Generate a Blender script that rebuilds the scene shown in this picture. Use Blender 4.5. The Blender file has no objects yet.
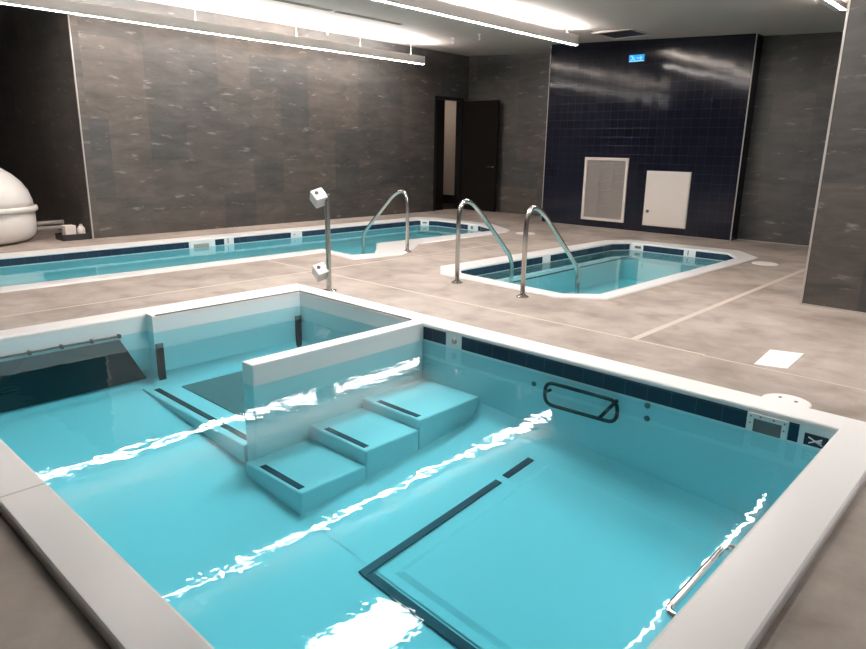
import bpy, bmesh, math, random
from mathutils import Vector, Matrix
random.seed(7)
sc = bpy.context.scene
COL = sc.collection

# ------------------------------------------------------------------ materials
def nmat(name):
    m = bpy.data.materials.new(name); m.use_nodes = True
    nt = m.node_tree
    return m, nt, nt.nodes, nt.links, nt.nodes['Principled BSDF']

def plain(name, col, rough=0.5, metal=0.0, spec=0.5, mottled=0.0, scale=8.0):
    m, nt, N, L, b = nmat(name)
    b.inputs['Base Color'].default_value = (*col, 1)
    b.inputs['Roughness'].default_value = rough
    b.inputs['Metallic'].default_value = metal
    b.inputs['Specular IOR Level'].default_value = spec
    if mottled:
        tc = N.new('ShaderNodeTexCoord'); no = N.new('ShaderNodeTexNoise')
        no.inputs['Scale'].default_value = scale; no.inputs['Detail'].default_value = 4
        L.new(tc.outputs['Object'], no.inputs['Vector'])
        mx = N.new('ShaderNodeMix'); mx.data_type = 'RGBA'
        mx.inputs['A'].default_value = (*[c*(1-mottled) for c in col], 1)
        mx.inputs['B'].default_value = (*[min(1, c*(1+mottled)) for c in col], 1)
        L.new(no.outputs['Fac'], mx.inputs['Factor']); L.new(mx.outputs['Result'], b.inputs['Base Color'])
    return m

def emis(name, col, strength):
    m, nt, N, L, b = nmat(name)
    b.inputs['Base Color'].default_value = (*col, 1)
    b.inputs['Emission Color'].default_value = (*col, 1)
    b.inputs['Emission Strength'].default_value = strength
    return m

def uv_from_position(N, L, axis):
    """plane coordinates of an upright wall: along the wall, up"""
    g = N.new('ShaderNodeNewGeometry'); s = N.new('ShaderNodeSeparateXYZ'); c = N.new('ShaderNodeCombineXYZ')
    L.new(g.outputs['Position'], s.inputs[0])
    L.new(s.outputs['Y' if axis == 'x' else 'X'], c.inputs[0]); L.new(s.outputs['Z'], c.inputs[1])
    return c.outputs[0]

def slate(name, axis):
    m, nt, N, L, b = nmat(name)
    uv = uv_from_position(N, L, axis)
    br = N.new('ShaderNodeTexBrick'); br.offset = 0.0; br.offset_frequency = 1; br.squash = 1.0
    for k, v in (('Scale', 1.0), ('Mortar Size', 0.0016), ('Mortar Smooth', 0.2), ('Bias', -0.1), ('Brick Width', 0.61), ('Row Height', 0.578)):
        br.inputs[k].default_value = v
    br.inputs['Color1'].default_value = (0.044, 0.0455, 0.0465, 1)
    br.inputs['Color2'].default_value = (0.078, 0.068, 0.061, 1)
    br.inputs['Mortar'].default_value = (0.05, 0.047, 0.044, 1)
    L.new(uv, br.inputs['Vector'])
    # stretched cloudy veins of the stone
    mp = N.new('ShaderNodeMapping'); mp.inputs['Scale'].default_value = (0.8, 2.6, 1); L.new(uv, mp.inputs['Vector'])
    n1 = N.new('ShaderNodeTexNoise'); n1.inputs['Scale'].default_value = 2.2; n1.inputs['Detail'].default_value = 9; n1.inputs['Roughness'].default_value = 0.68
    n1.inputs['Distortion'].default_value = 0.5
    L.new(mp.outputs[0], n1.inputs['Vector'])
    r1 = N.new('ShaderNodeValToRGB'); r1.color_ramp.elements[0].position = 0.3; r1.color_ramp.elements[0].color = (0.50, 0.51, 0.52, 1)
    r1.color_ramp.elements[1].position = 0.72; r1.color_ramp.elements[1].color = (1.35, 1.32, 1.28, 1)
    L.new(n1.outputs['Fac'], r1.inputs['Fac'])
    mul = N.new('ShaderNodeMix'); mul.data_type = 'RGBA'; mul.blend_type = 'MULTIPLY'; mul.inputs['Factor'].default_value = 1
    L.new(br.outputs['Color'], mul.inputs['A']); L.new(r1.outputs['Color'], mul.inputs['B'])
    # pale quartz flecks
    mp2 = N.new('ShaderNodeMapping'); mp2.inputs['Scale'].default_value = (1.2, 4.2, 1); L.new(uv, mp2.inputs['Vector'])
    n2 = N.new('ShaderNodeTexNoise'); n2.inputs['Scale'].default_value = 2.6; n2.inputs['Detail'].default_value = 6; n2.inputs['Roughness'].default_value = 0.6
    L.new(mp2.outputs[0], n2.inputs['Vector'])
    r2 = N.new('ShaderNodeValToRGB'); r2.color_ramp.elements[0].position = 0.60; r2.color_ramp.elements[0].color = (0, 0, 0, 1)
    r2.color_ramp.elements[1].position = 0.71; r2.color_ramp.elements[1].color = (0.55, 0.55, 0.55, 1)
    L.new(n2.outputs['Fac'], r2.inputs['Fac'])
    fl = N.new('ShaderNodeMix'); fl.data_type = 'RGBA'; fl.inputs['B'].default_value = (0.26, 0.25, 0.24, 1)
    L.new(r2.outputs['Color'], fl.inputs['Factor']); L.new(mul.outputs['Result'], fl.inputs['A'])
    L.new(fl.outputs['Result'], b.inputs['Base Color'])
    b.inputs['Roughness'].default_value = 0.42
    bp = N.new('ShaderNodeBump'); bp.inputs['Strength'].default_value = 0.5; bp.inputs['Distance'].default_value = 0.006
    L.new(n1.outputs['Fac'], bp.inputs['Height']); L.new(bp.outputs['Normal'], b.inputs['Normal'])
    return m

def navy_tile(name, axis, w=0.15, h=0.15, glossy=0.10, spec=0.25, pool=False):
    m, nt, N, L, b = nmat(name)
    uv = uv_from_position(N, L, axis)
    br = N.new('ShaderNodeTexBrick'); br.offset = 0.0; br.offset_frequency = 1; br.squash = 1.0
    for k, v in (('Scale', 1.0), ('Mortar Size', 0.002), ('Mortar Smooth', 0.3), ('Bias', 0.0), ('Brick Width', w), ('Row Height', h)):
        br.inputs[k].default_value = v
    br.inputs['Color1'].default_value = (0.0050, 0.0058, 0.0115, 1)
    br.inputs['Color2'].default_value = (0.0066, 0.0076, 0.0150, 1)
    br.inputs['Mortar'].default_value = (0.024, 0.027, 0.040, 1)
    L.new(uv, br.inputs['Vector']); L.new(br.outputs['Color'], b.inputs['Base Color'])
    b.inputs['Roughness'].default_value = glossy; b.inputs['Specular IOR Level'].default_value = spec
    if pool:
        br.inputs['Color1'].default_value = (0.012, 0.024, 0.046, 1); br.inputs['Color2'].default_value = (0.016, 0.030, 0.056, 1); br.inputs['Mortar'].default_value = (0.07, 0.09, 0.11, 1)
    # every tile is set a hair out of plane
    fl = N.new('ShaderNodeVectorMath'); fl.operation = 'DIVIDE'; fl.inputs[1].default_value = (w, h, 1); L.new(uv, fl.inputs[0])
    f2 = N.new('ShaderNodeVectorMath'); f2.operation = 'FLOOR'; L.new(fl.outputs[0], f2.inputs[0])
    wn = N.new('ShaderNodeTexWhiteNoise'); wn.noise_dimensions = '3D'; L.new(f2.outputs[0], wn.inputs['Vector'])
    sb = N.new('ShaderNodeVectorMath'); sb.operation = 'SUBTRACT'; sb.inputs[1].default_value = (0.5, 0.5, 0.5); L.new(wn.outputs['Color'], sb.inputs[0])
    sl = N.new('ShaderNodeVectorMath'); sl.operation = 'SCALE'; sl.inputs['Scale'].default_value = 0.010; L.new(sb.outputs[0], sl.inputs[0])
    g = N.new('ShaderNodeNewGeometry')
    ad = N.new('ShaderNodeVectorMath'); ad.operation = 'ADD'; L.new(g.outputs['Normal'], ad.inputs[0]); L.new(sl.outputs[0], ad.inputs[1])
    nr = N.new('ShaderNodeVectorMath'); nr.operation = 'NORMALIZE'; L.new(ad.outputs[0], nr.inputs[0])
    bp = N.new('ShaderNodeBump'); bp.inputs['Strength'].default_value = 0.35; bp.inputs['Distance'].default_value = 0.003; bp.invert = True
    L.new(br.outputs['Fac'], bp.inputs['Height']); L.new(nr.outputs[0], bp.inputs['Normal'])
    L.new(bp.outputs['Normal'], b.inputs['Normal'])
    return m

def concrete(name):
    m, nt, N, L, b = nmat(name)
    tc = N.new('ShaderNodeTexCoord')
    n1 = N.new('ShaderNodeTexNoise'); n1.inputs['Scale'].default_value = 1.1; n1.inputs['Detail'].default_value = 8; n1.inputs['Roughness'].default_value = 0.62
    L.new(tc.outputs['Object'], n1.inputs['Vector'])
    r1 = N.new('ShaderNodeValToRGB')
    e = r1.color_ramp.elements
    e[0].position = 0.33; e[0].color = (0.245, 0.200, 0.170, 1)
    e[1].position = 0.66; e[1].color = (0.455, 0.392, 0.350, 1)
    L.new(n1.outputs['Fac'], r1.inputs['Fac'])
    n2 = N.new('ShaderNodeTexNoise'); n2.inputs['Scale'].default_value = 3.2; n2.inputs['Detail'].default_value = 5
    n2.inputs['Distortion'].default_value = 0.5
    L.new(tc.outputs['Object'], n2.inputs['Vector'])
    r2 = N.new('ShaderNodeValToRGB'); r2.color_ramp.elements[0].position = 0.25; r2.color_ramp.elements[0].color = (0.60, 0.56, 0.52, 1)
    r2.color_ramp.elements[1].position = 0.5; r2.color_ramp.elements[1].color = (1, 1, 1, 1)
    L.new(n2.outputs['Fac'], r2.inputs['Fac'])
    mul = N.new('ShaderNodeMix'); mul.data_type = 'RGBA'; mul.blend_type = 'MULTIPLY'; mul.inputs['Factor'].default_value = 0.8
    L.new(r1.outputs['Color'], mul.inputs['A']); L.new(r2.outputs['Color'], mul.inputs['B'])
    L.new(mul.outputs['Result'], b.inputs['Base Color'])
    b.inputs['Roughness'].default_value = 0.5
    b.inputs['Specular IOR Level'].default_value = 0.35
    n3 = N.new('ShaderNodeTexNoise'); n3.inputs['Scale'].default_value = 60; n3.inputs['Detail'].default_value = 4
    L.new(tc.outputs['Object'], n3.inputs['Vector'])
    bp = N.new('ShaderNodeBump'); bp.inputs['Strength'].default_value = 0.25; bp.inputs['Distance'].default_value = 0.002
    L.new(n3.outputs['Fac'], bp.inputs['Height']); L.new(bp.outputs['Normal'], b.inputs['Normal'])
    return m

def water(name, ripple, absorb, dens):
    m = bpy.data.materials.new(name); m.use_nodes = True
    nt = m.node_tree; N = nt.nodes; L = nt.links; N.clear()
    out = N.new('ShaderNodeOutputMaterial')
    tr = N.new('ShaderNodeBsdfTransparent'); tr.inputs['Color'].default_value = (0.66, 0.915, 0.955, 1); gl = N.new('ShaderNodeBsdfGlossy'); gl.inputs['Roughness'].default_value = 0.02
    mix = N.new('ShaderNodeMixShader')
    tc = N.new('ShaderNodeTexCoord')
    na = N.new('ShaderNodeTexNoise'); na.inputs['Scale'].default_value = 4.2; na.inputs['Detail'].default_value = 2.5; na.inputs['Roughness'].default_value = 0.55
    nb = N.new('ShaderNodeTexNoise'); nb.inputs['Scale'].default_value = 19.0; nb.inputs['Detail'].default_value = 2
    # calmer and livelier patches of the surface
    nc = N.new('ShaderNodeTexNoise'); nc.inputs['Scale'].default_value = 0.7; nc.inputs['Detail'].default_value = 1
    for n in (na, nb, nc): L.new(tc.outputs['Object'], n.inputs['Vector'])
    rc = N.new('ShaderNodeMapRange'); rc.inputs['From Min'].default_value = 0.42; rc.inputs['From Max'].default_value = 0.66
    rc.inputs['To Min'].default_value = 0.10; rc.inputs['To Max'].default_value = 0.42
    L.new(nc.outputs['Fac'], rc.inputs['Value'])
    mb = N.new('ShaderNodeMath'); mb.operation = 'MULTIPLY'; L.new(nb.outputs['Fac'], mb.inputs[0]); L.new(rc.outputs[0], mb.inputs[1])
    ad = N.new('ShaderNodeMath'); ad.operation = 'ADD'; L.new(na.outputs['Fac'], ad.inputs[0]); L.new(mb.outputs[0], ad.inputs[1])
    bp = N.new('ShaderNodeBump'); bp.inputs['Strength'].default_value = 1.0; bp.inputs['Distance'].default_value = ripple
    L.new(ad.outputs[0], bp.inputs['Height'])
    L.new(bp.outputs['Normal'], gl.inputs['Normal'])
    lw = N.new('ShaderNodeLayerWeight'); lw.inputs['Blend'].default_value = 0.5; L.new(bp.outputs['Normal'], lw.inputs['Normal'])
    pw = N.new('ShaderNodeMath'); pw.operation = 'POWER'; pw.inputs[1].default_value = 5.0; L.new(lw.outputs['Facing'], pw.inputs[0])
    mr = N.new('ShaderNodeMapRange'); mr.inputs['To Min'].default_value = 0.02; mr.inputs['To Max'].default_value = 1.0
    L.new(pw.outputs[0], mr.inputs['Value'])
    L.new(mr.outputs[0], mix.inputs[0]); L.new(tr.outputs[0], mix.inputs[1]); L.new(gl.outputs[0], mix.inputs[2])
    L.new(mix.outputs[0], out.inputs['Surface'])
    va = N.new('ShaderNodeVolumeAbsorption'); va.inputs['Color'].default_value = (*absorb, 1); va.inputs['Density'].default_value = dens
    L.new(va.outputs[0], out.inputs['Volume'])
    return m

M = {}
M['slate_x'] = slate('slate_tile_along_y', 'x')
M['slate_y'] = slate('slate_tile_along_x', 'y')
M['navy_y'] = navy_tile('navy_wall_tile', 'y')
M['navy_x'] = navy_tile('navy_wall_tile_return', 'x')
M['band_y'] = navy_tile('navy_waterline_tile', 'y', 0.152, 0.4, 0.15, 0.4, True)
M['band_x'] = navy_tile('navy_waterline_tile_side', 'x', 0.152, 0.4, 0.15, 0.4, True)
M['concrete'] = concrete('sealed_concrete')
M['seam'] = plain('joint_sealant', (0.55, 0.48, 0.42), 0.6)
M['ceiling'] = plain('ceiling_paint', (0.43, 0.385, 0.355), 0.7, mottled=0.05, scale=1.5)
M['trim'] = plain('aluminium_trim', (0.50, 0.47, 0.44), 0.4, 0.5)
M['white'] = plain('white_acrylic', (0.84, 0.82, 0.805), 0.28, mottled=0.02, scale=1.2)
M['shell'] = plain('pool_shell_gelcoat', (0.80, 0.86, 0.87), 0.45)
M['black'] = plain('black_rubber', (0.010, 0.012, 0.016), 0.5)
M['nosing'] = plain('dark_blue_nosing', (0.006, 0.02, 0.045), 0.5)
M['belt'] = plain('grey_belt', (0.16, 0.17, 0.17), 0.7, mottled=0.15, scale=30)
M['panel_dark'] = plain('dark_smoked_panel', (0.010, 0.014, 0.018), 0.25)
M['steel'] = plain('brushed_stainless', (0.55, 0.53, 0.50), 0.24, 1.0)
M['chrome'] = plain('chrome', (0.7, 0.69, 0.68), 0.12, 1.0)
M['dull_metal'] = plain('dull_metal', (0.16, 0.15, 0.14), 0.5, 0.5)
M['lamp_body'] = plain('lamp_body_grey', (0.55, 0.54, 0.53), 0.4)
M['lamp_down'] = emis('lamp_diffuser', (1.0, 0.93, 0.88), 110)
M['lamp_up'] = emis('lamp_uplight', (1.0, 0.93, 0.88), 250)
M['troffer'] = emis('panel_diffuser', (1.0, 0.97, 0.95), 48)
M['cable'] = plain('cable_grey', (0.30, 0.29, 0.28), 0.5, 0.3)
M['door'] = plain('dark_stained_door', (0.006, 0.005, 0.0045), 0.8, spec=0.06, mottled=0.15, scale=5)
M['frame_black'] = plain('black_door_frame', (0.005, 0.005, 0.005), 0.6, spec=0.2)
M['beige'] = plain('beige_paint', (0.50, 0.42, 0.35), 0.8)
M['vent'] = plain('vent_slats', (0.36, 0.33, 0.31), 0.6)
M['white_paint'] = plain('white_paint', (0.80, 0.73, 0.68), 0.45)
M['pod'] = plain('white_gelcoat_pod', (0.74, 0.70, 0.67), 0.3)
M['grey_plastic'] = plain('grey_plastic', (0.60, 0.60, 0.59), 0.45)
M['tray'] = plain('black_tray', (0.008, 0.008, 0.009), 0.4)
M['pipe'] = plain('grey_pipe', (0.36, 0.33, 0.31), 0.5)
M['plate'] = plain('bright_white_plate', (0.93, 0.92, 0.91), 0.35)
M['sign_blue'] = emis('sign_blue', (0.02, 0.30, 0.75), 0.9)
M['sign_white'] = emis('sign_pale', (0.35, 0.75, 1.0), 0.9)
M['slot'] = plain('slot_black', (0.01, 0.01, 0.01), 0.6)
M['water'] = water('pool_water', 0.0016, (0.02, 0.77, 0.86), 0.55)
M['water_calm'] = water('pool_water_calm', 0.002, (0.02, 0.80, 0.87), 0.40)

# ------------------------------------------------------------------ helpers
def link(name, bm, mat, parent=None, smooth=False, bevel=0.0, mats=None):
    if parent is not None and parent.type == 'EMPTY':        # shapes are written in world space, parts are stored relative to their thing
        bmesh.ops.translate(bm, verts=bm.verts, vec=-Vector(parent.location))
    elif parent is not None and parent.parent is not None:
        bmesh.ops.translate(bm, verts=bm.verts, vec=-Vector(parent.parent.location))
    me = bpy.data.meshes.new(name); bm.normal_update(); bm.to_mesh(me); bm.free()
    for mm in (mats or [mat]): me.materials.append(mm)
    o = bpy.data.objects.new(name, me); COL.objects.link(o)
    if parent is not None:
        o.parent = parent
    if smooth:
        for p in me.polygons: p.use_smooth = True
    if bevel:
        md = o.modifiers.new('bevel', 'BEVEL'); md.width = bevel; md.segments = 2; md.limit_method = 'ANGLE'; md.angle_limit = math.radians(40)
    return o
def tag(o, label=None, cat=None, group=None, kind=None):
    if label: o['label'] = label
    if cat: o['category'] = cat
    if group: o['group'] = group
    if kind: o['kind'] = kind
    return o
def thing(name, loc, label, cat, group=None):
    o = bpy.data.objects.new(name, None); COL.objects.link(o); o.location = loc; o.empty_display_size = 0.1
    return tag(o, label, cat, group)
def copy_tree(o, parent=None):
    c = o.copy(); COL.objects.link(c)
    if parent is not None: c.parent = parent
    for ch in list(o.children): copy_tree(ch, c)
    return c
def box(bm, x0, x1, y0, y1, z0, z1, mi=0):
    vs = [bm.verts.new((x, y, z)) for z in (z0, z1) for x, y in ((x0, y0), (x1, y0), (x1, y1), (x0, y1))]
    for f in ((3, 2, 1, 0), (4, 5, 6, 7), (0, 1, 5, 4), (1, 2, 6, 5), (2, 3, 7, 6), (3, 0, 4, 7)):
        bm.faces.new([vs[i] for i in f]).material_index = mi
    return vs
def boxes(*bs):
    bm = bmesh.new()
    for b in bs: box(bm, *b)
    return bm
def tube(bm, pts, r, seg=12, cap=True):
    pts = [Vector(p) for p in pts]; rings = []
    for i, p in enumerate(pts):
        d = (pts[min(i+1, len(pts)-1)] - pts[max(i-1, 0)]).normalized()
        a = Vector((0, 0, 1)) if abs(d.z) < 0.9 else Vector((1, 0, 0))
        if rings:
            u = (prev - d * prev.dot(d)).normalized()
        else:
            u = d.cross(a).normalized()
        prev = u; w = d.cross(u)
        rings.append([bm.verts.new(p + r * (math.cos(t) * u + math.sin(t) * w)) for t in [2*math.pi*k/seg for k in range(seg)]])
    for a, b in zip(rings, rings[1:]):
        for k in range(seg): bm.faces.new([a[k], a[(k+1) % seg], b[(k+1) % seg], b[k]])
    if cap:
        bm.faces.new(rings[0][::-1]); bm.faces.new(rings[-1])
def rounded(pts, rad, n=6):
    """polyline with its inner corners rounded"""
    pts = [Vector(p) for p in pts]; out = [pts[0]]
    for i in range(1, len(pts)-1):
        p = pts[i]; a = (pts[i-1]-p); b = (pts[i+1]-p)
        rr = rad[i-1] if isinstance(rad, (list, tuple)) else rad
        ra = min(rr, a.length*0.48); rb = min(rr, b.length*0.48)
        p0 = p + a.normalized()*ra; p2 = p + b.normalized()*rb
        for k in range(n+1):
            t = k/n; out.append((1-t)**2*p0 + 2*t*(1-t)*p + t*t*p2)
    out.append(pts[-1]); return out
def lathe(bm, prof, c=(0, 0, 0), seg=32, sx=1, sy=1):
    rings = []
    for r, z in prof:
        rings.append([bm.verts.new((c[0]+sx*r*math.cos(2*math.pi*k/seg), c[1]+sy*r*math.sin(2*math.pi*k/seg), c[2]+z)) for k in range(seg)])
    for a, b in zip(rings, rings[1:]):
        for k in range(seg): bm.faces.new([a[k], a[(k+1) % seg], b[(k+1) % seg], b[k]])
    bm.faces.new(rings[0][::-1]); bm.faces.new(rings[-1])
def fill_with_holes(loops, z):
    bm = bmesh.new(); es = []
    for lp in loops:
        vs = [bm.verts.new((x, y, z)) for x, y in lp]
        es += [bm.edges.new((vs[i], vs[(i+1) % len(vs)])) for i in range(len(vs))]
    bmesh.ops.triangle_fill(bm, use_beauty=True, edges=es)
    for f in bm.faces:
        if f.normal.z < 0: f.normal_flip()
    return bm
def ring_between(outer, inner, prof):
    """prof: list of (t, z): t = 0 on the outer outline, 1 on the inner one"""
    bm = bmesh.new(); rows = []
    for t, z in prof:
        rows.append([bm.verts.new((o[0]+(i[0]-o[0])*t, o[1]+(i[1]-o[1])*t, z)) for o, i in zip(outer, inner)])
    n = len(outer)
    for a, b in zip(rows, rows[1:]):
        for k in range(n):
            try: bm.faces.new([a[k], a[(k+1) % n], b[(k+1) % n], b[k]])
            except ValueError: pass
    bmesh.ops.remove_doubles(bm, verts=bm.verts, dist=1e-5)
    bmesh.ops.recalc_face_normals(bm, faces=bm.faces)
    return bm
def coping_profile(ct, base=-0.03, inner_base=0.0):
    return [(0, base), (0, ct-0.014), (0.02, ct-0.005), (0.06, ct), (0.93, ct), (0.98, ct-0.005), (1, ct-0.014), (1, inner_base)]
def inset(poly, d):
    """the outline moved inwards (outline runs anticlockwise)"""
    out = []; n = len(poly)
    for k in range(n):
        p0, p, p1 = Vector(poly[k-1]), Vector(poly[k]), Vector(poly[(k+1) % n])
        a = (p-p0).normalized(); b = (p1-p).normalized()
        na = Vector((-a.y, a.x)); nb_ = Vector((-b.y, b.x)); m = (na+nb_)
        m = m / max(.35, m.dot(na)) if m.length > 1e-6 else na
        out.append((p.x+m.x*d, p.y+m.y*d))
    return out
def area2(poly): return sum(poly[k-1][0]*poly[k][1]-poly[k][0]*poly[k-1][1] for k in range(len(poly)))
def shell(poly, ztop, zbot, r=.12):
    """pool basin with a coved foot; zbot may be a function of (x, y)"""
    zf = zbot if callable(zbot) else (lambda x, y: zbot)
    if area2(poly) < 0: poly = poly[::-1]
    bm = bmesh.new(); n = len(poly)
    rows = [[bm.verts.new((x, y, ztop)) for x, y in poly]]
    K = 6
    for q in range(K+1):
        t = math.pi/2*q/K; ip = inset(poly, r*(1-math.cos(t)))
        rows.append([bm.verts.new((x, y, zf(*p)+r*(1-math.sin(t)))) for (x, y), p in zip(ip, poly)])
    for a, b in zip(rows, rows[1:]):
        for k in range(n):
            f = bm.faces.new([a[k], b[k], b[(k+1) % n], a[(k+1) % n]][::-1]); f.smooth = a is not rows[0]
    b = rows[-1]
    es = [bm.edges.get((b[k], b[(k+1) % n])) for k in range(n)]
    bmesh.ops.triangle_fill(bm, use_beauty=True, edges=es)
    bmesh.ops.recalc_face_normals(bm, faces=bm.faces)
    bmesh.ops.reverse_faces(bm, faces=bm.faces)
    return bm
def prism(poly, z0, z1):
    bm = bmesh.new()
    a = [bm.verts.new((x, y, z0)) for x, y in poly]; b = [bm.verts.new((x, y, z1)) for x, y in poly]
    n = len(poly)
    for k in range(n): bm.faces.new([a[k], a[(k+1) % n], b[(k+1) % n], b[k]])
    es = [bm.edges.get((b[k], b[(k+1) % n])) for k in range(n)] ; e0 = [bm.edges.get((a[k], a[(k+1) % n])) for k in range(n)]
    bmesh.ops.triangle_fill(bm, use_beauty=True, edges=es); bmesh.ops.triangle_fill(bm, use_beauty=True, edges=e0)
    bmesh.ops.recalc_face_normals(bm, faces=bm.faces)
    return bm
def text_bm(body, size, loc, rot):
    cu = bpy.data.curves.new('t', 'FONT'); cu.body = body; cu.size = size; cu.align_x = 'CENTER'; cu.align_y = 'CENTER'; cu.extrude = 0.001; cu.resolution_u = 3
    o = bpy.data.objects.new('t', cu); COL.objects.link(o)
    me = o.to_mesh(); bm = bmesh.new(); bm.from_mesh(me); o.to_mesh_clear()
    bpy.data.objects.remove(o); bpy.data.curves.remove(cu)
    bmesh.ops.transform(bm, matrix=Matrix.Translation(loc) @ rot, verts=bm.verts)
    return bm
RX90 = Matrix.Rotation(math.pi/2, 4, 'X')                     # reads on a wall that faces -y
RY_ = Matrix.Rotation(math.pi/2, 4, 'Z') @ RX90                # reads on a wall that faces +x

# ------------------------------------------------------------------ outlines
XL, YN, YB, YR, YC = -10.6, 11.42, 12.5, 11.72, 7.05           # left wall, navy block, back wall, right back wall, column wall
CEIL = lambda x: 3.16 + (-3.4 - x) * 0.040
P1_IN = [(-5.38, .755), (-.64, .755), (-.64, 3.77), (-5.27, 3.77), (-5.27, 2.31), (-5.38, 2.31)]
P1_OUT = [(-5.61, .565), (-.42, .565), (-.42, 3.985), (-5.61, 3.985), (-5.61, 2.32), (-5.61, 2.30)]
LAP_OUT = [(-9.76, -2.3), (-7.24, -2.3), (-7.24, 5.58), (-6.52, 5.52), (-6.40, 6.25), (-6.62, 6.72), (-6.98, 7.2), (-7.0, 9.35), (-7.15, 9.68), (-7.95, 10.2), (-9.4, 10.22), (-9.76, 9.98)]
LAP_IN = [(-9.42, -2.0), (-7.47, -2.0), (-7.47, 5.76), (-6.78, 5.72), (-6.69, 6.02), (-7.0, 6.34), (-7.42, 6.72), (-7.28, 9.28), (-7.38, 9.52), (-7.98, 9.86), (-9.1, 9.88), (-9.42, 9.66)]
P2_OUT = [(-5.10, 5.61), (-3.50, 5.50), (-3.08, 5.80), (-2.95, 9.76), (-3.38, 10.26), (-5.05, 10.13), (-5.30, 9.75), (-5.42, 5.95)]
P2_IN = [(-4.93, 5.78), (-3.50, 5.68), (-3.24, 5.93), (-3.16, 9.50), (-3.40, 9.86), (-4.88, 9.84), (-5.06, 9.55), (-5.11, 5.98)]

# ------------------------------------------------------------------ room
def structure(o): o['kind'] = 'structure'; return o
deck = fill_with_holes([[(-16.2, -3), (3.2, -3), (3.2, 13.6), (-16.2, 13.6)], [(x, y) for x, y in P1_OUT[:4]],
                        LAP_OUT, P2_OUT], 0.0)
structure(link('floor', deck, M['concrete']))
# floor joints: pale sealant lines
bm = boxes((-7.2, -1.69, 4.672, 4.698, -0.004, 0.0015), (-1.69, 3.0, 4.655, 4.672, -0.004, 0.0015)); structure(link('trim_1', bm, M['seam']))
bm = boxes((-6.235, -6.205, -3, 4.67, -0.004, 0.0015)); structure(link('trim_2', bm, M['seam']))
bm = boxes((-2.27, -2.215, 4.70, 11.6, -0.004, 0.0015)); structure(link('trim_3', bm, M['seam']))
bm = boxes((-6.235, -6.205, 4.70, 8.2, -0.004, 0.0015)); structure(link('trim_4', bm, M['seam']))

bm = bmesh.new()
vs = [bm.verts.new(p) for p in ((-16.2, -3.2, CEIL(-16.2)), (-16.2, 13.6, CEIL(-16.2)), (3.2, 13.6, CEIL(3.2)), (3.2, -3.2, CEIL(3.2)))]
vt = [bm.verts.new(v.co + Vector((0, 0, .12))) for v in vs]
bm.faces.new(vs); bm.faces.new(vt[::-1])
for k in range(4): bm.faces.new([vs[k], vt[k], vt[(k+1) % 4], vs[(k+1) % 4]])
structure(link('ceiling', bm, M['ceiling']))

T = 0.12
ZT = 3.80
# left wall with the doorway
bm = boxes((XL-T, XL, 3.98, 11.36, 0, ZT), (XL-T, XL, 11.36, 12.33, 2.52, ZT), (XL-T, XL, 12.33, YB, 0, ZT))
structure(link('wall_left', bm, M['slate_x']))
structure(link('wall_recess_return', boxes((-16.2, XL, 3.87, 3.98, 0, ZT)), M['slate_y']))
structure(link('wall_recess_back', boxes((-16.2, -16.08, -3, 3.87, 0, ZT)), M['slate_x']))
structure(link('wall_back', boxes((XL-T, -7.3, YB, YB+T, 0, ZT)), M['slate_y']))
nb = structure(link('wall_navy', boxes((-7.66, -3.93, YN, YR+1.0, 0, ZT)), M['navy_y'], mats=[M['navy_y'], M['navy_x']]))
for p in nb.data.polygons:
    if abs(p.normal.x) > .5: p.material_index = 1
structure(link('wall_back_right', boxes((-3.95, 3.2, YR, YR+T, 0, ZT)), M['slate_y']))
structure(link('wall_column', boxes((-1.69, 3.2, YC, YC+.3, 0, ZT)), M['slate_y']))
structure(link('wall_column_side', boxes((-1.68, -1.56, YC+.3, YR, 0, ZT)), M['slate_x']))
structure(link('wall_right', boxes((3.0, 3.2, -3, YC, 0, ZT)), M['slate_x']))
structure(link('wall_front', boxes((-16.2, 3.2, -3.2, -3.0, 0, ZT)), M['slate_y']))
# metal corner profiles
def cornertrim(n, x, y, zt, s=0.009):
    structure(link('trim_%d' % n, boxes((x-s, x+s, y-s, y+s, 0, zt)), M['trim']))
cornertrim(5, XL+.002, 3.87, CEIL(XL))
cornertrim(6, -1.69, YC, CEIL(-1.69))
cornertrim(7, -3.93, YN, CEIL(-3.93), .007)
cornertrim(8, -7.66, YN, CEIL(-7.66), .006)
structure(link('baseboard_column', boxes((-1.675, 3.0, YC-.012, YC, 0, .012)), M['trim']))
structure(link('baseboard_navy', boxes((-7.65, -3.94, YN-.01, YN, 0, .008)), M['trim']))
structure(link('baseboard_back_right', boxes((-3.92, -1.7, YR-.01, YR, 0, .010)), M['trim']))
# corridor behind the doorway
bm = boxes((-13.2, -13.08, 11.0, 13.48, 0, ZT), (-13.2, XL, 13.36, 13.48, 0, ZT), (-13.2, XL-T, 10.9, 11.02, 0, ZT), (XL-T, XL, YB+T, 13.36, 0, ZT))
structure(link('floor_corridor', boxes((-13.08, XL-T, 11.02, 13.36, .002, .006)), M['frame_black']))
structure(link('wall_corridor', bm, M['beige']))
structure(link('trim_9', boxes((-13.0, XL-T, 13.345, 13.36, 0, .22), (-13.08, -13.06, 11.02, 13.345, 0, .22)), M['frame_black']))
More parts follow.
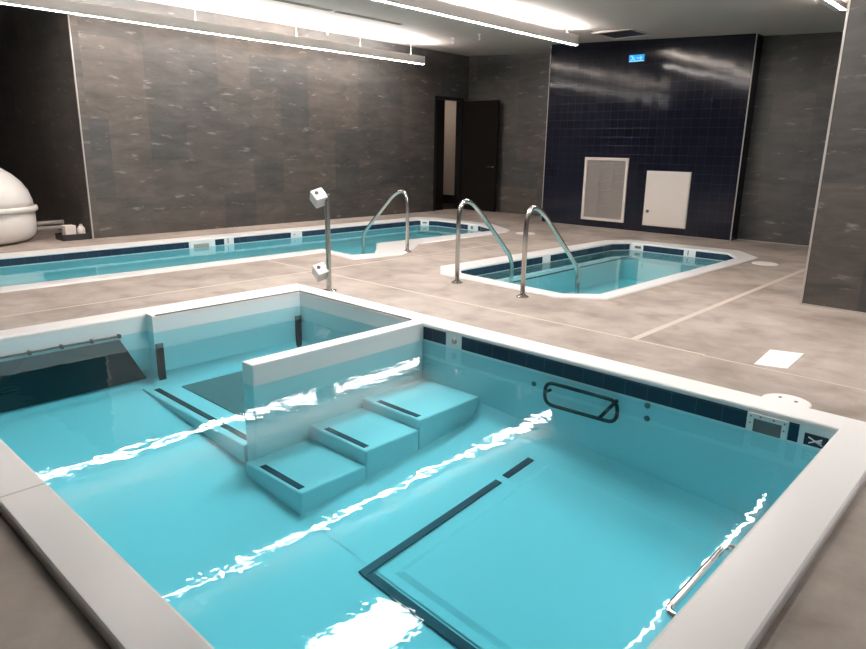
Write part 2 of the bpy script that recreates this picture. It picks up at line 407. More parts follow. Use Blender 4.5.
# door frame and the open leaf
bm = boxes((XL-.16, XL+.02, 11.36, 11.42, 0, 2.52), (XL-.16, XL+.02, 12.27, 12.33, 0, 2.52), (XL-.16, XL+.02, 11.42, 12.27, 2.46, 2.52))
structure(link('trim_10', bm, M['frame_black']))
tag(structure(link('door_2', boxes((XL-.06, XL-.015, 11.425, 11.72, .01, 2.455)), M['door'], bevel=.003)), 'narrow dark fixed door leaf beside the open doorway')
dr = structure(link('door_1', boxes((XL+.03, XL+1.06, 12.285, 12.33, .01, 2.45)), M['door'], bevel=.003))
tag(dr, 'dark brown door leaf standing open beside the back wall')
bm = bmesh.new(); lathe(bm, [(.026, 0), (.026, .008), (.010, .012), (.010, .05)], seg=16)
bmesh.ops.rotate(bm, verts=bm.verts, cent=(0, 0, 0), matrix=Matrix.Rotation(math.pi/2, 3, 'X'))
bmesh.ops.translate(bm, verts=bm.verts, vec=(XL+.97, 12.285, 1.01))
tube(bm, rounded([(XL+.97, 12.24, 1.01), (XL+.97, 12.232, 1.01), (XL+.84, 12.232, 1.01)], .01), .010)
h = link('door_handle', bm, M['chrome'], dr, smooth=True); tag(h, 'chrome lever handle')

# ------------------------------------------------------------------ pendant lights
def pendant(x, y0, y1, zb, label, cables, hh=.15):
    t = thing('linear_pendant_light', (x, y1, zb), label, 'ceiling light', 'long linear pendant lights')
    w = .065
    link('housing', boxes((x-w, x+w, y0, y1, zb+.003, zb+hh)), M['lamp_body'], t, bevel=.004)
    d = link('diffuser', boxes((x+.02, x+w-.002, y0+.01, y1-.01, zb, zb+.0035)), M['lamp_down'], t); tag(d, 'glowing white underside')
    u = link('uplight', boxes((x-w+.012, x+w-.012, y0+.02, y1-.06, zb+hh-.002, zb+hh+.0008)), M['lamp_up'], t); tag(u, 'glowing white top')
    link('end_cap', boxes((x-w-.003, x+w+.003, y1, y1+.012, zb-.001, zb+hh+.003)), M['lamp_body'], t, bevel=.003)
    for cy in cables:
        bm = bmesh.new(); tube(bm, [(x, cy, zb+hh), (x, cy, CEIL(x))], .004, 6); lathe(bm, [(.03, 0), (.03, .012)], (x, cy, CEIL(x)-.012), 12)
        lathe(bm, [(.006, 0), (.006, .03)], (x, cy, zb+hh), 8)
        link('cable', bm, M['cable'], t)
    return t
ZP = 2.96
pendant(-9.895, 1.3, 10.22, 3.01, 'long white pendant light hanging along the slate wall at left', (5.4, 7.2, 8.6, 9.9))
pendant(-6.165, 1.9, 9.83, 3.01, 'long white pendant light ending in front of the navy tiled wall', (5.6, 7.0, 8.4, 9.6))
pendant(-2.315, 3.0, 9.3, 3.01, 'long white pendant light whose lower edge shows at top right by the column', (3.4, 5.0, 6.6, 8.5), .07)
def panel_light(x, y, label):
    t = thing('ceiling_panel_light', (x, y, CEIL(x)), label, 'ceiling light', 'flush ceiling panel lights')
    zc = CEIL(x)-.012
    link('frame', boxes((x-.34, x-.31, y-.62, y+.62, zc-.01, zc+.01), (x+.31, x+.34, y-.62, y+.62, zc-.01, zc+.01), (x-.31, x+.31, y-.62, y-.59, zc-.01, zc+.01), (x-.31, x+.31, y+.59, y+.62, zc-.01, zc+.01)), M['white_paint'], t)
    link('diffuser', boxes((x-.31, x+.31, y-.59, y+.59, zc-.004, zc+.002)), M['troffer'], t)
panel_light(-4.38, 3.74, 'rectangular flush ceiling light mirrored bright in the front pool')
panel_light(.8, 5.7, 'added fill light panel in the ceiling, out of view in front of the column wall')  # out-of-view panel added as fill for the partition and column wall
def slot(y0, y1, label):
    x = -8.54; z = CEIL(x)
    t = thing('slot_diffuser', (x, (y0+y1)/2, z), label, 'air vent', 'slot diffusers in the ceiling')
    link('frame', boxes((x-.045, x-.03, y0, y1, z-.012, z+.01), (x+.03, x+.045, y0, y1, z-.012, z+.01), (x-.03, x+.03, y0, y0+.015, z-.012, z+.01), (x-.03, x+.03, y1-.015, y1, z-.012, z+.01)), M['dull_metal'], t)
    link('blade', boxes((x-.03, x+.03, y0+.015, y1-.015, z-.008, z-.001)), M['slot'], t)
slot(5.0, 6.86, 'black slot vent in the ceiling, nearer of the two above the left pendant light')
slot(6.95, 8.30, 'black slot vent in the ceiling, farther of the two above the left pendant light')
cx, cy = -5.76, 10.62; z = CEIL(cx)
t = thing('ceiling_vent', (cx, cy, z), 'square dark air vent in the ceiling by the navy wall', 'air vent')
link('frame', boxes((cx-.36, cx+.36, cy-.36, cy-.30, z-.02, z+.01), (cx-.36, cx+.36, cy+.30, cy+.36, z-.02, z+.01), (cx-.36, cx-.30, cy-.30, cy+.30, z-.02, z+.01), (cx+.30, cx+.36, cy-.30, cy+.30, z-.02, z+.01)), M['ceiling'], t)
link('grille', boxes((cx-.30, cx+.30, cy-.30, cy+.30, z-.012, z)), M['slot'], t)
for i, (x, y) in enumerate(((-8.05, 9.75), (-8.85, 9.95), (-10.2, 8.1), (-6.85, 8.4), (-2.95, 7.6))):
    z = CEIL(x)
    lab = ('small fire sprinkler between the two left pendant lights, nearer the navy wall', 'small fire sprinkler in the ceiling beside the far end of the left pendant light',
           'small fire sprinkler high on the ceiling between left pendant light and slate wall', 'small fire sprinkler in the ceiling behind the middle pendant light', 'small fire sprinkler in the ceiling left of the pendant at top right')[i]
    t = thing('fire_sprinkler', (x, y, z), lab, 'sprinkler', 'fire sprinklers on the ceiling')
    bm = bmesh.new(); lathe(bm, [(.035, -.008), (.035, 0)], (x, y, z), 14); link('rosette', bm, M['white_paint'], t)
    bm = bmesh.new(); tube(bm, [(x, y, z-.008), (x, y, z-.05)], .010, 8); tube(bm, rounded([(x-.02, y, z-.05), (x-.02, y, z-.09), (x+.02, y, z-.09), (x+.02, y, z-.05)], .012), .004, 6); lathe(bm, [(.022, -.098), (.022, -.092)], (x, y, z), 12)
    link('head', bm, M['white_paint'], t)

# ------------------------------------------------------------------ things on the navy wall
yw = YN
t = thing('louver_vent', (-6.3, yw, .13), 'grey louvered air grille in a white frame on the navy wall', 'air vent')
x0, x1, z0, z1 = -6.745, -5.86, .135, 1.285
link('frame', boxes((x0, x0+.05, yw-.03, yw, z0, z1), (x1-.05, x1, yw-.03, yw, z0, z1), (x0+.05, x1-.05, yw-.03, yw, z0, z0+.05), (x0+.05, x1-.05, yw-.03, yw, z1-.05, z1)), M['white_paint'], t, bevel=.004)
bm = bmesh.new(); n = 42
for k in range(n):
    zz = z0+.06+(z1-z0-.12)*k/(n-1); vs = box(bm, x0+.05, x1-.05, yw-.022, yw-.004, zz-.008, zz+.006)
    bmesh.ops.rotate(bm, verts=vs, cent=(0, yw-.013, zz), matrix=Matrix.Rotation(.5, 3, 'X'))
link('louvers', bm, M['vent'], t)
link('backing', boxes((x0+.05, x1-.05, yw-.003, yw-.001, z0+.05, z1-.05)), M['vent'], t)
for k in (1, 2):
    xx = x0+.05+(x1-x0-.1)*k/3; link('mullion', boxes((xx-.006, xx+.006, yw-.026, yw-.004, z0+.05, z1-.05)), M['pipe'], t)
link('crossbar', boxes((x0+.05, x1-.05, yw-.026, yw-.004, .70, .712)), M['pipe'], t)
t = thing('access_panel', (-5.1, yw, .13), 'white square access door with a small knob on the navy wall', 'access door')
link('frame', boxes((-5.495, -4.70, yw-.012, yw, .125, 1.08)), M['grey_plastic'], t, bevel=.002)
link('door', boxes((-5.485, -4.71, yw-.03, yw-.012, .135, 1.07)), M['white_paint'], t, bevel=.004)
bm = bmesh.new(); lathe(bm, [(.028, 0), (.028, .012), (.018, .03)], seg=14)
bmesh.ops.rotate(bm, verts=bm.verts, cent=(0, 0, 0), matrix=Matrix.Rotation(math.pi/2, 3, 'X')); bmesh.ops.translate(bm, verts=bm.verts, vec=(-5.41, yw-.03, .38))
link('knob', bm, M['dull_metal'], t)
# lit sign
t = thing('lit_sign', (-5.87, yw, 2.88), 'small glowing blue sign high on the navy wall', 'sign')
link('housing', boxes((-6.02, -5.72, yw-.035, yw, 2.90, 3.02)), M['black'], t)
link('sign_face', boxes((-6.01, -5.73, yw-.04, yw-.035, 2.905, 3.015)), M['sign_blue'], t)
bm = boxes((-6.0, -5.74, yw-.043, yw-.04, 2.907, 2.92), (-5.98, -5.95, yw-.043, yw-.04, 2.985, 3.005))
tube(bm, [(-5.97, yw-.042, 2.93), (-5.93, yw-.042, 2.96), (-5.95, yw-.042, 2.985)], .006, 6)
tube(bm, [(-5.93, yw-.042, 2.96), (-5.90, yw-.042, 2.93)], .006, 6); tube(bm, [(-5.95, yw-.042, 2.975), (-5.91, yw-.042, 2.975)], .005, 6)
tube(bm, [(-5.87, yw-.042, 2.96), (-5.77, yw-.042, 2.96)], .006, 6); tube(bm, [(-5.80, yw-.042, 2.99), (-5.77, yw-.042, 2.96), (-5.80, yw-.042, 2.93)], .006, 6)
link('pictogram', bm, M['sign_white'], t)

# ------------------------------------------------------------------ front pool
CT, ZW = .04, -.105
zfloor = lambda x, y: -.56 - .0775*(x+5.38)
p1 = thing('pool', (-3.0, 2.2, 0), 'large front therapy pool with raised white rim and a partition', 'pool', 'pools set in the concrete deck')
link('shell', shell(P1_IN, .0, zfloor), M['shell'], p1)
link('coping', ring_between(P1_OUT, P1_IN, coping_profile(CT, -.03)), M['white'], p1)
# joints between the coping pieces
bm = boxes((-2.86, -2.85, .575, .745, CT-.002, CT+.0008)); link('coping_joint', bm, M['grey_plastic'], p1)
# partition and curb around the plunge bay
PX0, PX1, PY0 = -3.725, -3.60, 2.19
link('partition', boxes((PX0, PX1, PY0, 3.77, -.74, CT)), M['white'], p1, bevel=.008)
link('curb', boxes((-5.27, PX0, 2.17, 2.38, -.70, -.55)), M['shell'], p1, bevel=.01)
s = link('curb_gasket', boxes((-5.16, PX0-.04, 2.225, 2.27, -.552, -.545)), M['black'], p1); tag(s, 'dark gasket strip along the submerged curb')
for (x, y) in ((-5.262, 2.345), (-5.262, 3.735)):
    g = link('post_gasket', boxes((x-.008, x+.012, y-.03, y+.03, -.56, -.20)), M['black'], p1); tag(g, 'dark upright gasket in the plunge bay corner')
link('bay_floor', boxes((-5.27, PX0, 2.38, 3.77, -.64, -.56)), M['shell'], p1)
b = link('treadmill_belt', boxes((-5.10, PX0-.02, 2.43, 3.60, -.561, -.552)), M['belt'], p1); tag(b, 'dark grey submerged walking belt')
# thin dark channel along the bay rim
bm = boxes((-5.263, -5.253, 2.34, 3.757, CT-.006, CT+.0012), (-5.253, PX0-.02, 3.747, 3.757, CT-.006, CT+.0012))
c = link('rim_channel', boxes((-5.285, -5.271, 2.34, 3.786, CT-.006, CT+.0012), (-5.271, PX0-.02, 3.772, 3.786, CT-.006, CT+.0012)), M['dull_metal'], p1); tag(c, 'dark channel along the plunge bay rim'); bm.free()
# dark panel under the left rim
bm = bmesh.new()
q = [(-5.372, -.5, -.135), (-5.372, 2.07, -.135), (-5.36, 2.25, -.50), (-5.36, -.5, -.50)]
q = [(x, max(y, .76), z) for x, y, z in q]
va = [bm.verts.new(p) for p in q]; vb = [bm.verts.new((x+.02, y, z)) for x, y, z in q]
bm.faces.new(va); bm.faces.new(vb[::-1])
for k in range(4): bm.faces.new([va[k], va[(k+1) % 4], vb[(k+1) % 4], vb[k]])
bmesh.ops.recalc_face_normals(bm, faces=bm.faces)
d = link('dark_panel', bm, M['panel_dark'], p1); tag(d, 'black underwater panel on the left pool wall')
bm = bmesh.new(); tube(bm, [(-5.355, .78, -.10), (-5.355, 2.08, -.10)], .008, 8)
for yy in (.95, 1.2, 1.42, 1.64, 1.86, 2.07): box(bm, -5.378, -5.34, yy-.009, yy+.009, -.115, -.087)
hr = link('hinge_rail', bm, M['dull_metal'], d); tag(hr, 'thin metal hinge rail with clips')
# submerged stairs
SX0, SX1 = PX1, -3.0
steps = [(2.10, 2.62, -.60), (2.62, 3.11, -.50), (3.11, 3.77, -.43)]
for k, (ya, yb_, zt) in enumerate(steps):
    s = link('step', boxes((SX0, SX1, ya, yb_ if k == 3 else yb_+.0, -.80, zt)), M['shell'], p1, bevel=.012)
    if k < 3:
        n = link('nosing', boxes((-3.47, -3.05, ya+.025, ya+.07, zt-.003, zt+.003)), M['nosing'], s); tag(n, 'dark blue slip strip on the step edge')
# the floor rises a little towards the far wall
RAMP = lambda y: .090*max(0, y-2.1)
bm = bmesh.new(); rows = []
for y, dz in ((2.1, 0), (2.6, 0), (3.1, 0), (3.62, 0), (3.70, .02), (3.745, .06), (3.768, .12)):
    rows.append([bm.verts.new((x, y, zfloor(x, y)+RAMP(y)+.002+dz)) for x in (-3.62, -2.4, -.63)])
for a, b in zip(rows, rows[1:]):
    for k in range(2): bm.faces.new([a[k], a[k+1], b[k+1], b[k]]).smooth = True
lo = [bm.verts.new((v.co.x, v.co.y, -1.0)) for v in (rows[0][0], rows[0][2], rows[-1][2], rows[-1][0])]
bm.faces.new(lo[::-1])
link('floor_ramp', bm, M['shell'], p1)
# dark floor lines
def floor_strip(name, x0, x1, y0, y1):
    bm = bmesh.new()
    a = [bm.verts.new((x, y, zfloor(x, y)+RAMP(y)+.003)) for x, y in ((x0, y0), (x1, y0), (x1, y1), (x0, y1))]
    b = [bm.verts.new((v.co.x, v.co.y, v.co.z+.005)) for v in a]
    bm.faces.new(a[::-1]); bm.faces.new(b)
    for k in range(4): bm.faces.new([a[k], a[(k+1) % 4], b[(k+1) % 4], b[k]])
    o = link(name, bm, M['nosing'], p1); tag(o, 'dark blue line on the pool floor')
floor_strip('floor_line', -2.385, -2.335, 2.02, 3.20)
floor_strip('floor_line', -2.385, -2.335, 3.27, 3.56)
floor_strip('floor_line', -2.345, -.66, 2.02, 2.075)
# raised pad inside the floor line
bm = bmesh.new()
rp = [(-2.25, 2.15), (-.66, 2.15), (-.66, 3.58), (-2.25, 3.58)]
a = [bm.verts.new((x, y, zfloor(x, y)+RAMP(y)+.001)) for x, y in rp]; b = [bm.verts.new((x+(.04 if x < -1 else 0), y+(.04 if y < 3 else 0), zfloor(x, y)+RAMP(y)+.014)) for x, y in rp]
bm.faces.new(a[::-1]); bm.faces.new(b)
for k in range(4): bm.faces.new([a[k], a[(k+1) % 4], b[(k+1) % 4], b[k]])
link('floor_pad', bm, M['shell'], p1)
# waterline tiles on the far wall
yf = 3.77
def band_y(parent, x0, x1, y, z0=-.095, z1=.008, face=-1):
    return link('waterline_tiles', boxes((x0, x1, y-.004, y+.002, z0, z1)), M['band_y'], parent)
band_y(p1, PX1+.004, -3.355, yf); band_y(p1, -3.19, -1.083, yf); band_y(p1, -.865, -.815, yf)
# return fitting
bm = bmesh.new(); lathe(bm, [(.024, 0), (.024, .008), (.015, .014)], seg=20)
bmesh.ops.rotate(bm, verts=bm.verts, cent=(0, 0, 0), matrix=Matrix.Rotation(math.pi/2, 3, 'X')); bmesh.ops.translate(bm, verts=bm.verts, vec=(-3.265, yf, -.045))
o = link('return_fitting', bm, M['pipe'], p1, smooth=False); tag(o, 'round grey return fitting between the navy tiles')
# skimmer mouth
sk = link('skimmer', boxes((-1.072, -1.045, yf-.012, yf+.002, -.10, .006), (-.898, -.872, yf-.012, yf+.002, -.10, .006), (-1.045, -.898, yf-.012, yf+.002, -.022, .006)), M['white'], p1, bevel=.002)
tag(sk, 'white skimmer frame in the far pool wall')
bm = boxes((-1.045, -.898, yf-.003, yf+.001, -.10, -.022)); link('skimmer_mouth', bm, M['belt'], sk)
for x, z in ((-1.059, -.01), (-1.01, -.006), (-.94, -.006), (-.885, -.01), (-.885, -.05), (-1.059, -.05)):
    link('screw', boxes((x-.004, x+.004, yf-.0145, yf-.012, z-.004, z+.004)), M['dull_metal'], sk)
# no diving tile
sg = link('no_diving_tile', boxes((-.785, -.672, yf-.006, yf+.002, -.092, -.028)), M['nosing'], p1); tag(sg, 'black tile with a white crossed diver mark')
bm = bmesh.new()
tube(bm, [(-.765, yf-.007, -.045), (-.695, yf-.007, -.078)], .004, 6); tube(bm, [(-.76, yf-.007, -.078), (-.70, yf-.007, -.045)], .004, 6)
tube(bm, [(-.735, yf-.007, -.060), (-.70, yf-.007, -.062)], .005, 6)
link('diver_mark', bm, M['white'], sg)
for (x, z) in ((-2.51, -.2), (-1.66, -.21), (-1.665, -.125)):
    bm = bmesh.new(); lathe(bm, [(.019, 0), (.019, .006), (.010, .012)], seg=16)
    bmesh.ops.rotate(bm, verts=bm.verts, cent=(0, 0, 0), matrix=Matrix.Rotation(math.pi/2, 3, 'X')); bmesh.ops.translate(bm, verts=bm.verts, vec=(x, yf, z))
    o = link('wall_jet', bm, M['belt'], p1); tag(o, 'small dark water jet in the far wall')
# black frame rail on the far wall
t = thing('grab_rail', (-2.1, 3.70, -.13), 'black rounded loop rail under water on the far wall of the front pool', 'grab rail')
lp = [(-2.372, 3.70, -.13), (-1.828, 3.70, -.125), (-1.828, 3.70, -.275), (-2.372, 3.70, -.29)]
ring = rounded([((lp[0][0]+lp[1][0])/2, 3.70, -.128)] + lp[1:] + [lp[0], ((lp[0][0]+lp[1][0])/2, 3.70, -.128)], .07)
bm = bmesh.new(); tube(bm, ring, .0125, 10); link('loop', bm, M['black'], t, smooth=True)
bm = bmesh.new(); tube(bm, [(-1.868, 3.768, -.145), (-1.955, 3.70, -.282)], .0125, 10); link('brace', bm, M['black'], t, smooth=True)
bm = bmesh.new()
tube(bm, [(-2.372, 3.70, -.21), (-2.372, 3.768, -.21)], .011, 10)
link('mount', bm, M['black'], t)
# chrome bar on the near right wall
t = thing('grab_bar', (-.70, 2.2, -.07), 'chrome grab bar at the waterline along the right rim of the front pool', 'grab rail')
bm = bmesh.new(); tube(bm, rounded([(-.64, 1.93, -.075), (-.718, 1.93, -.075), (-.718, 2.47, -.075), (-.64, 2.47, -.075)], .05), .0135, 12); link('bar', bm, M['chrome'], t, smooth=True)
for y in (1.93, 2.47):
    bm = bmesh.new()
    lathe(bm, [(.03, 0), (.03, .007)], seg=16); bmesh.ops.rotate(bm, verts=bm.verts, cent=(0, 0, 0), matrix=Matrix.Rotation(-math.pi/2, 3, 'Y')); bmesh.ops.translate(bm, verts=bm.verts, vec=(-.64, y, -.075))
    link('flange', bm, M['chrome'], t)
# water
def water_body(poly, zb, mat, label, g='water in the pools'):
    o = link('pool_water', prism(poly, zb, ZW), mat); return tag(o, label, 'water', g, 'stuff')
water_body([(-5.40, .74), (-.62, .74), (-.62, 3.79), (-5.40, 3.79)], -1.05, M['water'], 'rippled turquoise water filling the large front pool')

# ------------------------------------------------------------------ lap pool along the left wall
p2 = thing('pool', (-8.4, 4, 0), 'long narrow pool along the left slate wall', 'pool', 'pools set in the concrete deck')
link('shell', shell(LAP_IN, 0, -.40), M['shell'], p2)
link('coping', ring_between(LAP_OUT, LAP_IN, coping_profile(.02)), M['white'], p2)
def band_x(parent, y0, y1, x, z0=-.098, z1=-.008, s=1):
    return link('waterline_tiles', boxes((x-.002, x+.004, y0, y1, z0, z1)), M['band_x'], parent)
lx = -9.42
band_x(p2, -2, 4.78, lx); band_x(p2, 5.21, 5.36, lx); band_x(p2, 5.53, 6.60, lx); band_x(p2, 6.83, 9.66, lx)
sk = link('skimmer', boxes((lx-.002, lx+.012, 4.80, 4.85, -.11, 0), (lx-.002, lx+.012, 5.10, 5.15, -.11, 0), (lx-.002, lx+.012, 4.85, 5.10, -.05, 0)), M['white'], p2)
link('skimmer_mouth', boxes((lx-.001, lx+.003, 4.85, 5.10, -.11, -.05)), M['vent'], sk)
mk = link('depth_marker', boxes((lx-.002, lx+.005, 5.37, 5.52, -.098, 0)), M['white'], p2)
link('numeral', text_bm('1', .12, Vector((lx+.006, 5.425, -.05)), RY_), M['black'], mk)
mk = link('depth_marker', boxes((lx-.002, lx+.005, 6.62, 6.81, -.098, 0)), M['white'], p2)
link('numeral', boxes((lx+.004, lx+.007, 6.66, 6.69, -.06, -.035)), M['pipe'], mk)
# band round the far end follows the chamfers
def band_seg(parent, a, b, t0, t1, z0=-.098, z1=-.008, mat=None, name='waterline_tiles', off=.004):
    a = Vector((*a, 0)); b = Vector((*b, 0)); d = (b-a); n = Vector((-d.y, d.x, 0)).normalized()
    p = [a+d*t0-n*.002, a+d*t1-n*.002, a+d*t1+n*off, a+d*t0+n*off]
    bm = prism([(v.x, v.y) for v in p], z0, z1)
    return link(name, bm, mat or M['band_y'], parent)
band_seg(p2, LAP_IN[10], LAP_IN[11], 0, .42, mat=M['band_x']); band_seg(p2, LAP_IN[10], LAP_IN[11], .86, 1, mat=M['band_x'])
mk = band_seg(p2, LAP_IN[10], LAP_IN[11], .43, .85, mat=M['white'], name='depth_marker')
band_seg(mk, LAP_IN[10], LAP_IN[11], .53, .75, -.06, -.03, M['dull_metal'], 'diver_mark', .006)
band_seg(p2, LAP_IN[9], LAP_IN[10], .27, 1); band_seg(p2, LAP_IN[9], LAP_IN[10], 0, .04)
mk = band_seg(p2, LAP_IN[9], LAP_IN[10], .05, .26, mat=M['white'], name='depth_marker')
band_seg(mk, LAP_IN[9], LAP_IN[10], .15, .20, -.08, -.025, M['dull_metal'], 'numeral', .006)
band_seg(p2, LAP_IN[8], LAP_IN[9], 0, 1); band_seg(p2, LAP_IN[7], LAP_IN[8], 0, 1)
water_body(LAP_IN, -.41, M['water_calm'], 'turquoise water filling the long narrow pool along the wall')
# steps inside the side bay
link('bay_step', prism([(-7.46, 5.77), (-6.79, 5.73), (-6.70, 6.02), (-7.01, 6.33), (-7.41, 6.70)], -.405, -.24), M['shell'], p2)

# ------------------------------------------------------------------ small pool at right
p3 = thing('pool', (-4.2, 7.8, 0), 'small pool with cut corners in front of the navy wall', 'pool', 'pools set in the concrete deck')
link('shell', shell(P2_IN, 0, -.50), M['shell'], p3)
link('coping', ring_between(P2_OUT, P2_IN, coping_profile(.02)), M['white'], p3)
A, B = P2_IN[7], P2_IN[6]
def bs(t0, t1): band_seg(p3, B, A, 1-t1, 1-t0, mat=M['band_x'])
L_ = (Vector(A)-Vector(B)).length
def ty(y): return (y-A[1])/(B[1]-A[1])
bs(0, ty(7.66)); bs(ty(7.86), 1)
mk = band_seg(p3, B, A, 1-ty(7.85), 1-ty(7.67), mat=M['white'], name='depth_marker')
link('numeral', text_bm('5', .10, Vector((A[0]+.025, 7.74, -.05)), RY_), M['black'], mk)
C1, C2 = P2_IN[4], P2_IN[5]
def tx(x): return (x-C1[0])/(C2[0]-C1[0])
band_seg(p3, C1, C2, 0, tx(-3.86)); band_seg(p3, C1, C2, tx(-4.04), tx(-4.68)); 
mk = band_seg(p3, C1, C2, tx(-3.87), tx(-4.03), mat=M['white'], name='depth_marker')
link('numeral', text_bm('1', .11, Vector((-3.97, 9.84, -.05)), RX90), M['black'], mk)
mk = band_seg(p3, C1, C2, tx(-4.69), tx(-4.87), mat=M['white'], name='depth_marker')
band_seg(mk, C1, C2, tx(-4.72), tx(-4.82), -.07, -.03, M['dull_metal'], 'diver_mark', .006)
band_seg(p3, P2_IN[5], P2_IN[6], .1, 1, mat=M['band_x']); band_seg(p3, P2_IN[3], P2_IN[4], 0, 1, mat=M['band_x'])
band_seg(p3, P2_IN[7], P2_IN[0], 0, 1, mat=M['band_x'])
bn = link('bench', prism([(-5.08, 5.95), (-4.80, 5.95), (-4.78, 9.80), (-4.88, 9.82), (-5.04, 9.54)], -.51, -.19), M['shell'], p3)
n = link('nosing', boxes((-4.84, -4.80, 6.0, 9.75, -.192, -.185)), M['nosing'], bn)
link('bench', boxes((-4.78, -3.4, 9.45, 9.82, -.51, -.21)), M['shell'], p3)
water_body(P2_IN, -.51, M['water_calm'], 'pale turquoise water filling the small pool with cut corners')

# ------------------------------------------------------------------ handrails
def handrail(base, direction, label, run=.98, top=.83, drop=-.45, r=.024):
    t = thing('pool_handrail', (base[0], base[1], 0), label, 'handrail', 'stainless pool handrails')
    bx, by = base; dx, dy = direction
    P = lambda s, z: (bx+dx*s, by+dy*s, z)
    pts = rounded([P(0, -.0), P(0, top+.03), P(.215, top+.035), P(run, .16), P(run, drop)], [.26, .2, .13], 9)
    bm = bmesh.new(); tube(bm, pts, r, 14); link('rail', bm, M['steel'], t, smooth=True)
    bm = bmesh.new(); lathe(bm, [(.062, 0), (.062, .008), (.034, .026)], (bx, by, 0), 20); link('flange', bm, M['chrome'], t)
    return t
handrail((-4.63, 5.36), (0, 1), 'arched steel handrail, left one of the pair at the near end of the small pool')
handrail((-3.725, 5.30), (0, 1), 'arched steel handrail, right one of the pair at the near end of the small pool', run=1.02)
handrail((-6.55, 6.51), (-1, 0), 'arched steel handrail at the step bay of the long pool', run=.93, top=.79)

# ------------------------------------------------------------------ control post
bx, by = -5.23, 4.10
t = thing('control_post', (bx, by, 0), 'slim steel post carrying two white boxes behind the front pool', 'post')
bm = bmesh.new(); tube(bm, [(bx, by, 0), (bx, by, .95)], .026, 16); lathe(bm, [(.027, .95), (.018, .958)], (bx, by, 0), 16); link('pole', bm, M['steel'], t)
bm = bmesh.new(); lathe(bm, [(.075, 0), (.075, .007), (.045, .012)], (bx, by, 0), 24); link('base_plate', bm, M['chrome'], t)
for z in (.915, .19):
    bm = bmesh.new(); vs = box(bm, -.068, .068, -.065, .065, -.062, .062)
    bmesh.ops.rotate(bm, verts=bm.verts, cent=(0, 0, 0), matrix=Matrix.Rotation(math.radians(38), 3, 'Y') @ Matrix.Rotation(math.radians(20), 3, 'X'))
    bmesh.ops.translate(bm, verts=bm.verts, vec=(bx-.070, by-.045, z))
    o = link('control_box', bm, M['grey_plastic'], t, bevel=.012); tag(o, 'tilted white plastic box')
    bm = bmesh.new(); lathe(bm, [(.02, 0), (.02, .01)], seg=14)
    bmesh.ops.rotate(bm, verts=bm.verts, cent=(0, 0, 0), matrix=Matrix.Rotation(math.radians(38), 3, 'Y') @ Matrix.Rotation(math.radians(20), 3, 'X'))
    nrm = (Matrix.Rotation(math.radians(38), 3, 'Y') @ Matrix.Rotation(math.radians(20), 3, 'X')) @ Vector((-.015, -.02, .060))
    bmesh.ops.translate(bm, verts=bm.verts, vec=Vector((bx-.070, by-.045, z))+nrm)
    link('button', bm, M['black'], o)
    bm = bmesh.new(); tube(bm, [(bx-.06, by-.02, z), (bx, by, z)], .014, 10); link('bracket', bm, M['steel'], o)

# ------------------------------------------------------------------ deck bits
bm = bmesh.new(); lathe(bm, [(.132, 0), (.132, .006), (.124, .010)], (0, 0, 0), 40)
bmesh.ops.bisect_plane(bm, geom=bm.verts[:]+bm.edges[:]+bm.faces[:], plane_co=(0, -.10, 0), plane_no=(0, -1, 0), clear_outer=True)
bmesh.ops.holes_fill(bm, edges=[e for e in bm.edges if e.is_boundary])
t = thing('skimmer_lid', (-.975, 4.09, 0), 'round white skimmer lid with two screws tucked against the front pool rim', 'lid')
bmesh.ops.translate(bm, verts=bm.verts, vec=(-.975, 4.09, 0)); link('lid', bm, M['white'], t)
for x, y in ((-1.02, 4.13), (-.93, 4.115)):
    bm = bmesh.new(); lathe(bm, [(.010, .010), (.010, .0125)], (x, y, 0), 10); link('screw', bm, M['dull_metal'], t)
bm = bmesh.new(); lathe(bm, [(.16, 0), (.16, .006), (.15, .010)], (-2.74, 9.35, 0), 36); tag(link('skimmer_lid', bm, M['white']), 'flat white disc on the deck by the cut corner of the small pool', 'lid', 'round lids on the deck')
bm = bmesh.new(); lathe(bm, [(.17, 0), (.17, .006), (.16, .010)], (-6.72, 9.55, 0), 36); tag(link('skimmer_lid', bm, M['white']), 'flat white disc on the deck by the far end of the long pool', 'lid', 'round lids on the deck')
bm = prism([(-1.358, 4.71), (-1.164, 4.77), (-1.184, 5.24), (-1.393, 5.166)], 0, .004)
tag(link('floor_plate', bm, M['plate']), 'bright white rectangular plate on the floor near the column wall', 'plate')

# ------------------------------------------------------------------ recess at left: pod, pipes, tray
px, py = -11.2, 2.4
t = thing('float_pod', (px, py, 0), 'large white domed pod with a rim standing in the dark recess', 'tank')
def pod_part(name, prof, mat): 
    bm = bmesh.new(); lathe(bm, prof, (px, py, 0), 64, .80, .92); return link(name, bm, mat, t, smooth=True)
pod_part('base', [(.72, 0), (.85, .025), (.93, .09), (.955, .17), (.965, .44)], M['pod'])
pod_part('rim', [(.96, .43), (1.0, .435), (1.01, .465), (1.0, .50), (.95, .51)], M['pod'])
pod_part('lid', [(.955, .50), (.945, .58), (.90, .72), (.82, .84), (.70, .95), (.54, 1.05), (.36, 1.12), (.18, 1.16), (.03, 1.17)], M['pod'])
for z, y1, lab in ((.215, 3.68, 'grey pipe behind the black tray, upper one of two from the pod'), (.135, 3.75, 'grey pipe behind the black tray, lower one of two from the pod')):
    t = thing('pipe', (-11.2, y1, z), lab, 'pipe', 'pipes beside the pod')
    bm = bmesh.new(); tube(bm, [(-11.2, 3.2, z), (-11.2, y1, z)], .028, 12); link('tube', bm, M['pipe'], t, smooth=True)
    link('coupling', boxes((-11.231, -11.169, y1-.04, y1, z-.031, z+.031)), M['pipe'], t, bevel=.01)
tx_, ty_ = -10.72, 3.66
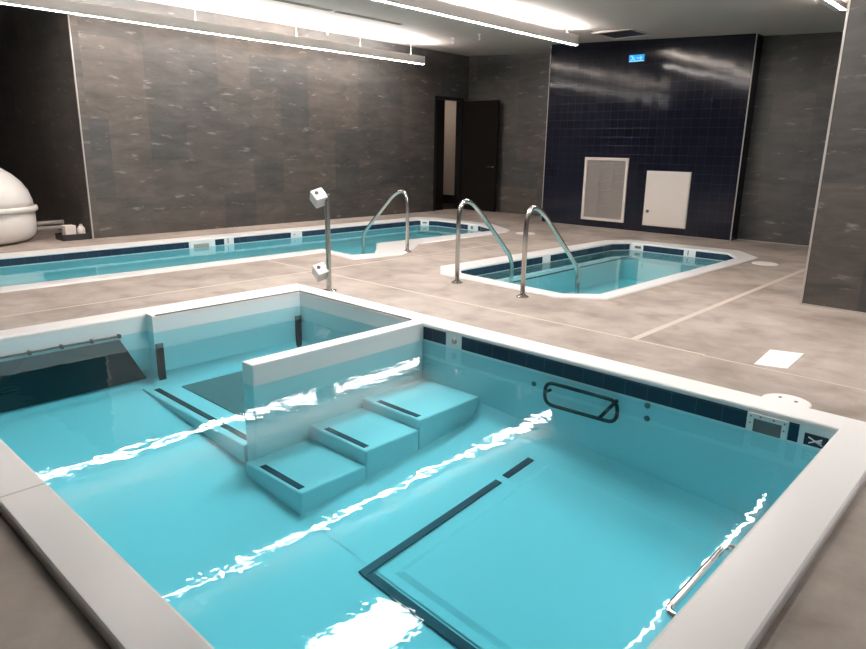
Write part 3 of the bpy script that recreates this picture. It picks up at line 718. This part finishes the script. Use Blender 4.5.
t = thing('tray', (tx_, ty_, 0), 'black tray on the floor at the corner of the recess', 'tray')
bm = boxes((tx_-.16, tx_+.16, ty_-.22, ty_+.18, 0, .012), (tx_-.16, tx_-.148, ty_-.22, ty_+.18, .012, .09), (tx_+.148, tx_+.16, ty_-.22, ty_+.18, .012, .09),
           (tx_-.148, tx_+.148, ty_-.22, ty_-.208, .012, .09), (tx_-.148, tx_+.148, ty_+.168, ty_+.18, .012, .09))
link('tray_body', bm, M['tray'], t)
o = link('carton', boxes((tx_-.09, tx_+.08, ty_-.15, ty_+.0, .012, .21)), M['white_paint'], bevel=.008); tag(o, 'small white carton standing in the black tray', 'box')
t = thing('bottle', (tx_, ty_+.1, .012), 'white bottle beside the carton in the black tray', 'bottle')
bm = bmesh.new(); lathe(bm, [(.05, .012), (.055, .03), (.055, .15), (.03, .185), (.022, .19)], (tx_, ty_+.095, 0), 20); link('bottle_body', bm, M['white_paint'], t, smooth=True)
bm = bmesh.new(); lathe(bm, [(.024, .19), (.024, .215)], (tx_, ty_+.095, 0), 14); link('cap', bm, M['grey_plastic'], t)

# ------------------------------------------------------------------ light, world, camera
def area(name, loc, size, sy, power, col, rot=(0, 0, 0)):
    ld = bpy.data.lights.new(name, 'AREA'); ld.shape = 'RECTANGLE'; ld.size = size; ld.size_y = sy; ld.energy = power; ld.color = col
    o = bpy.data.objects.new(name, ld); COL.objects.link(o); o.location = loc; o.rotation_euler = rot; return o
area('corridor_fill', (-12.0, 12.4, 2.9), .6, .6, 11, (1, .9, .8))  # unseen area light without a fixture, added to brighten the beige corridor
w = bpy.data.worlds.new('world'); sc.world = w; w.use_nodes = True
w.node_tree.nodes['Background'].inputs[0].default_value = (.5, .5, .52, 1); w.node_tree.nodes['Background'].inputs[1].default_value = .05

cam = bpy.data.cameras.new('camera'); co = bpy.data.objects.new('camera', cam); COL.objects.link(co); sc.camera = co
cam.sensor_fit = 'HORIZONTAL'; cam.sensor_width = 36.0; cam.lens = 668.36*36/866; cam.clip_start = .02; cam.clip_end = 60
Rm = Matrix.Rotation(math.radians(42.845), 3, 'Z') @ Matrix.Rotation(math.radians(75.226), 3, 'X') @ Matrix.Rotation(math.radians(.967), 3, 'Z')
co.matrix_world = Matrix.Translation((0, 0, 1.4)) @ Rm.to_4x4()

sc.view_settings.view_transform = 'Standard'; sc.view_settings.look = 'None'; sc.view_settings.gamma = 1.0
sc.view_settings.use_curve_mapping = False
sc.view_settings.exposure = 0.05
sc.cycles.use_denoising = True
sc.cycles.max_bounces = 8; sc.cycles.transparent_max_bounces = 12
sc.cycles.sample_clamp_indirect = 6.0

bpy.context.view_layer.update()
